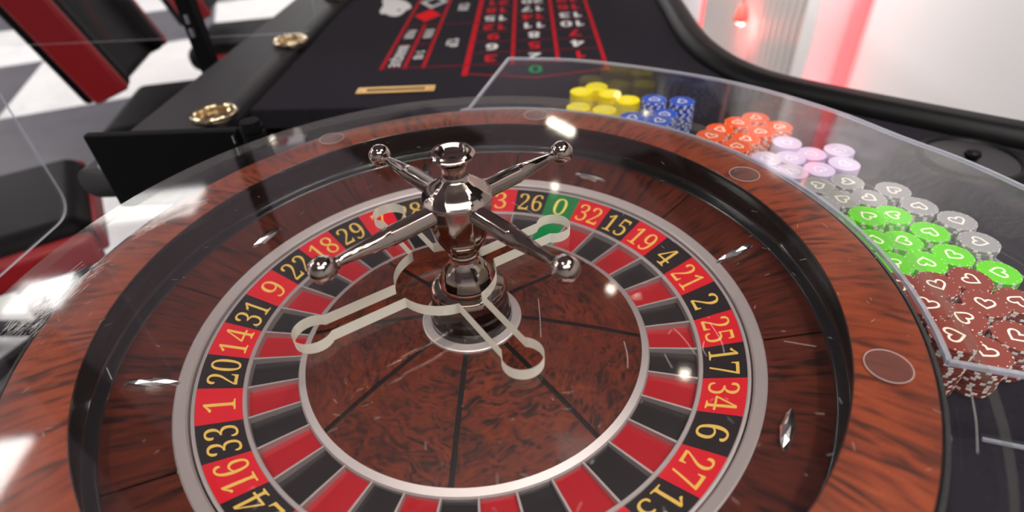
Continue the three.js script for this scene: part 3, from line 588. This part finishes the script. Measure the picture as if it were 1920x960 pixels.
// ---------------------------------------------------------------- things at the player side
{ // back of a small display with its clamp
  const A = new THREE.Vector3(-0.505, 0.90, -0.397), B = new THREE.Vector3(-0.289, 0.90, -0.363), d = B.clone().sub(A), L = d.length(), a = Math.atan2(-d.z, d.x);
  const g = thing('display_panel', 'flat black display panel seen from behind, clamped beside the wheel', 'display', [(A.x + B.x) / 2, T - 0.02, (A.z + B.z) / 2], a);
  mesh('back', rbox(L, 0.118, 0.014, 0.004, 0, 0.061, 0), M.blackPlastic, g);
  mesh('screen', box(L - 0.014, 0.104, 0.001, 0, 0.061, -0.0076), std({ color: rgb(14, 14, 16), roughness: 0.15 }), g);
  mesh('knob', new THREE.SphereGeometry(0.009, 16, 12).translate(-L / 2 - 0.006, 0.064, -0.012), M.steel, g);
  mesh('hinge', mergeGeometries([cyl(0.013, 0.013, 0.05, L / 2 + 0.02, 0.105, 0), ...[0, 1, 2, 3].map((k) => cyl(0.0155, 0.0155, 0.006, L / 2 + 0.02, 0.087 + k * 0.011, 0))]), M.blackPlastic, g);
  mesh('stand', mergeGeometries([box(0.03, 0.12, 0.02, L / 2 + 0.02, 0.04, 0), box(0.16, 0.012, 0.03, L / 2 - 0.05, 0.002, 0)]), M.blackPlastic, g);
  mesh('bolt', mergeGeometries([cyl(0.003, 0.003, 0.012, L / 2 - 0.004, 0.108, 0.009, 10), cyl(0.003, 0.003, 0.012, L / 2 - 0.004, 0.09, 0.009, 10)]), M.steel, g);
}
{ // post of the divider
  const p = tp(-0.722, 0.965), g = thing('divider_post', 'upright black metal post clamped outside the armrest', 'post', [p.x, 0, p.z], -TH);
  mesh('tube', rbox(0.036, 1.6, 0.036, 0.004, 0, 0.8, 0), M.blackPlastic, g);
  mesh('foot', rbox(0.16, 0.012, 0.16, 0.004, 0, 0.006, 0), M.blackPlastic, g);
  for (const y of [0.86, 0.89]) mesh('bolt', cyl(0.006, 0.006, 0.02, 0.0, y, 0.02).rotateX(0), M.steel, g);
}
function divider(label, A, dir, L, y0, y1, r) {
  const g = thing('acrylic_divider', label, 'acrylic divider', [A.x, y0, A.z], Math.atan2(-dir.z, dir.x));
  const s = new THREE.Shape(), h = y1 - y0; s.moveTo(r, 0); s.lineTo(L, 0); s.lineTo(L, h); s.lineTo(0, h); s.lineTo(0, r); s.quadraticCurveTo(0, 0, r, 0);
  const f = new THREE.ShapeGeometry(s, 12); const bk = f.clone(); f.translate(0, 0, 0.002); bk.translate(0, 0, -0.002);
  mesh('sheet', mergeGeometries([f, bk]), M.acrylic, g);
  const pts = []; pts.push([0, h]); pts.push([0, r]); for (let i = 1; i < 10; i++) { const t = i / 10; pts.push([2 * t * (1 - t) * 0 + t * t * r, (1 - t) * (1 - t) * r]); } pts.push([r, 0]); pts.push([L, 0]);
  const pos = [], idx = []; pts.forEach(([x, y]) => pos.push(x, y, 0.0022, x, y, -0.0022)); for (let i = 0; i < pts.length - 1; i++) idx.push(2 * i, 2 * i + 1, 2 * i + 2, 2 * i + 1, 2 * i + 3, 2 * i + 2);
  const e = new THREE.BufferGeometry(); e.setAttribute('position', new THREE.Float32BufferAttribute(pos, 3)); e.setIndex(idx); e.computeVertexNormals(); mesh('edge', e, M.boxEdge, g);
}
divider('clear acrylic divider with rounded corner standing across the armrest', new THREE.Vector3(-0.28, 0, -1.067), N.clone().negate(), 0.85, T + 0.03, T + 0.75, 0.06);
divider('clear acrylic divider with rounded corner beside the black display', new THREE.Vector3(-0.514, 0, -0.306), new THREE.Vector3(-0.15, 0, 0.99).normalize(), 0.6, T + 0.03, T + 0.6, 0.035);

function chair(label, x, z, turn) {
  const g = thing('office_chair', label, 'chair', [x, 0, z], turn, 'black and red chairs along the table');
  const SH = 0.50, LEAN = 0.34;
  mesh('seat', rbox(0.58, 0.11, 0.46, 0.05, -0.04, SH - 0.055, 0, 4), M.chairBlack, g);
  for (const s of [-1, 1]) mesh('side_bolster', rbox(0.49, 0.085, 0.045, 0.02, 0, SH - 0.075, s * 0.238, 4), M.chairRed, g);
  mesh('front_edge', rbox(0.03, 0.08, 0.40, 0.014, 0.242, SH - 0.075, 0, 4), M.chairRed, g);
  const lean = (q) => { q.rotateZ(LEAN); q.translate(-0.22, SH + 0.085, 0); return q; };
  mesh('backrest', lean(rbox(0.07, 0.80, 0.40, 0.03, 0, 0.42, 0, 4)), M.chairBlack, g);
  for (const s of [-1, 1]) {
    mesh('back_bolster', lean(rbox(0.11, 0.80, 0.07, 0.03, 0.02, 0.42, s * 0.2, 4)), M.chairBlack, g);
    mesh('side_skin', lean(rbox(0.115, 0.80, 0.03, 0.013, 0.016, 0.42, s * 0.232, 3)), M.chairRed, g);
  }
  mesh('back_shell', lean(rbox(0.035, 0.78, 0.47, 0.015, -0.055, 0.42, 0, 3)), M.chairBlack, g);
  mesh('hinge', rbox(0.08, 0.10, 0.2, 0.02, -0.235, SH - 0.06, 0), M.blackPlastic, g);
  mesh('column', cyl(0.028, 0.028, 0.32, 0, 0.26, 0), M.steel, g);
  for (let k = 0; k < 5; k++) {
    const a = k / 5 * 2 * Math.PI, b = rbox(0.30, 0.035, 0.05, 0.012, 0.15, 0.09, 0); b.rotateY(a); mesh('base_leg', b, M.blackPlastic, g);
    const w = cyl(0.03, 0.03, 0.04, 0, 0, 0, 16); w.rotateX(Math.PI / 2); w.translate(0.28, 0.03, 0); w.rotateY(a); mesh('caster', w, M.blackPlastic, g);
  }
}
chair('black chair with red bolsters, standing nearest the black display panel', -1.22, -0.97, 0.45);
chair('black chair with red bolsters, between the display panel and the black post', -0.80, -1.65, 0.08);
chair('black chair with red bolsters, beyond the black divider post', -0.77, -2.47, 0.05);

renderer.render(scene, camera);
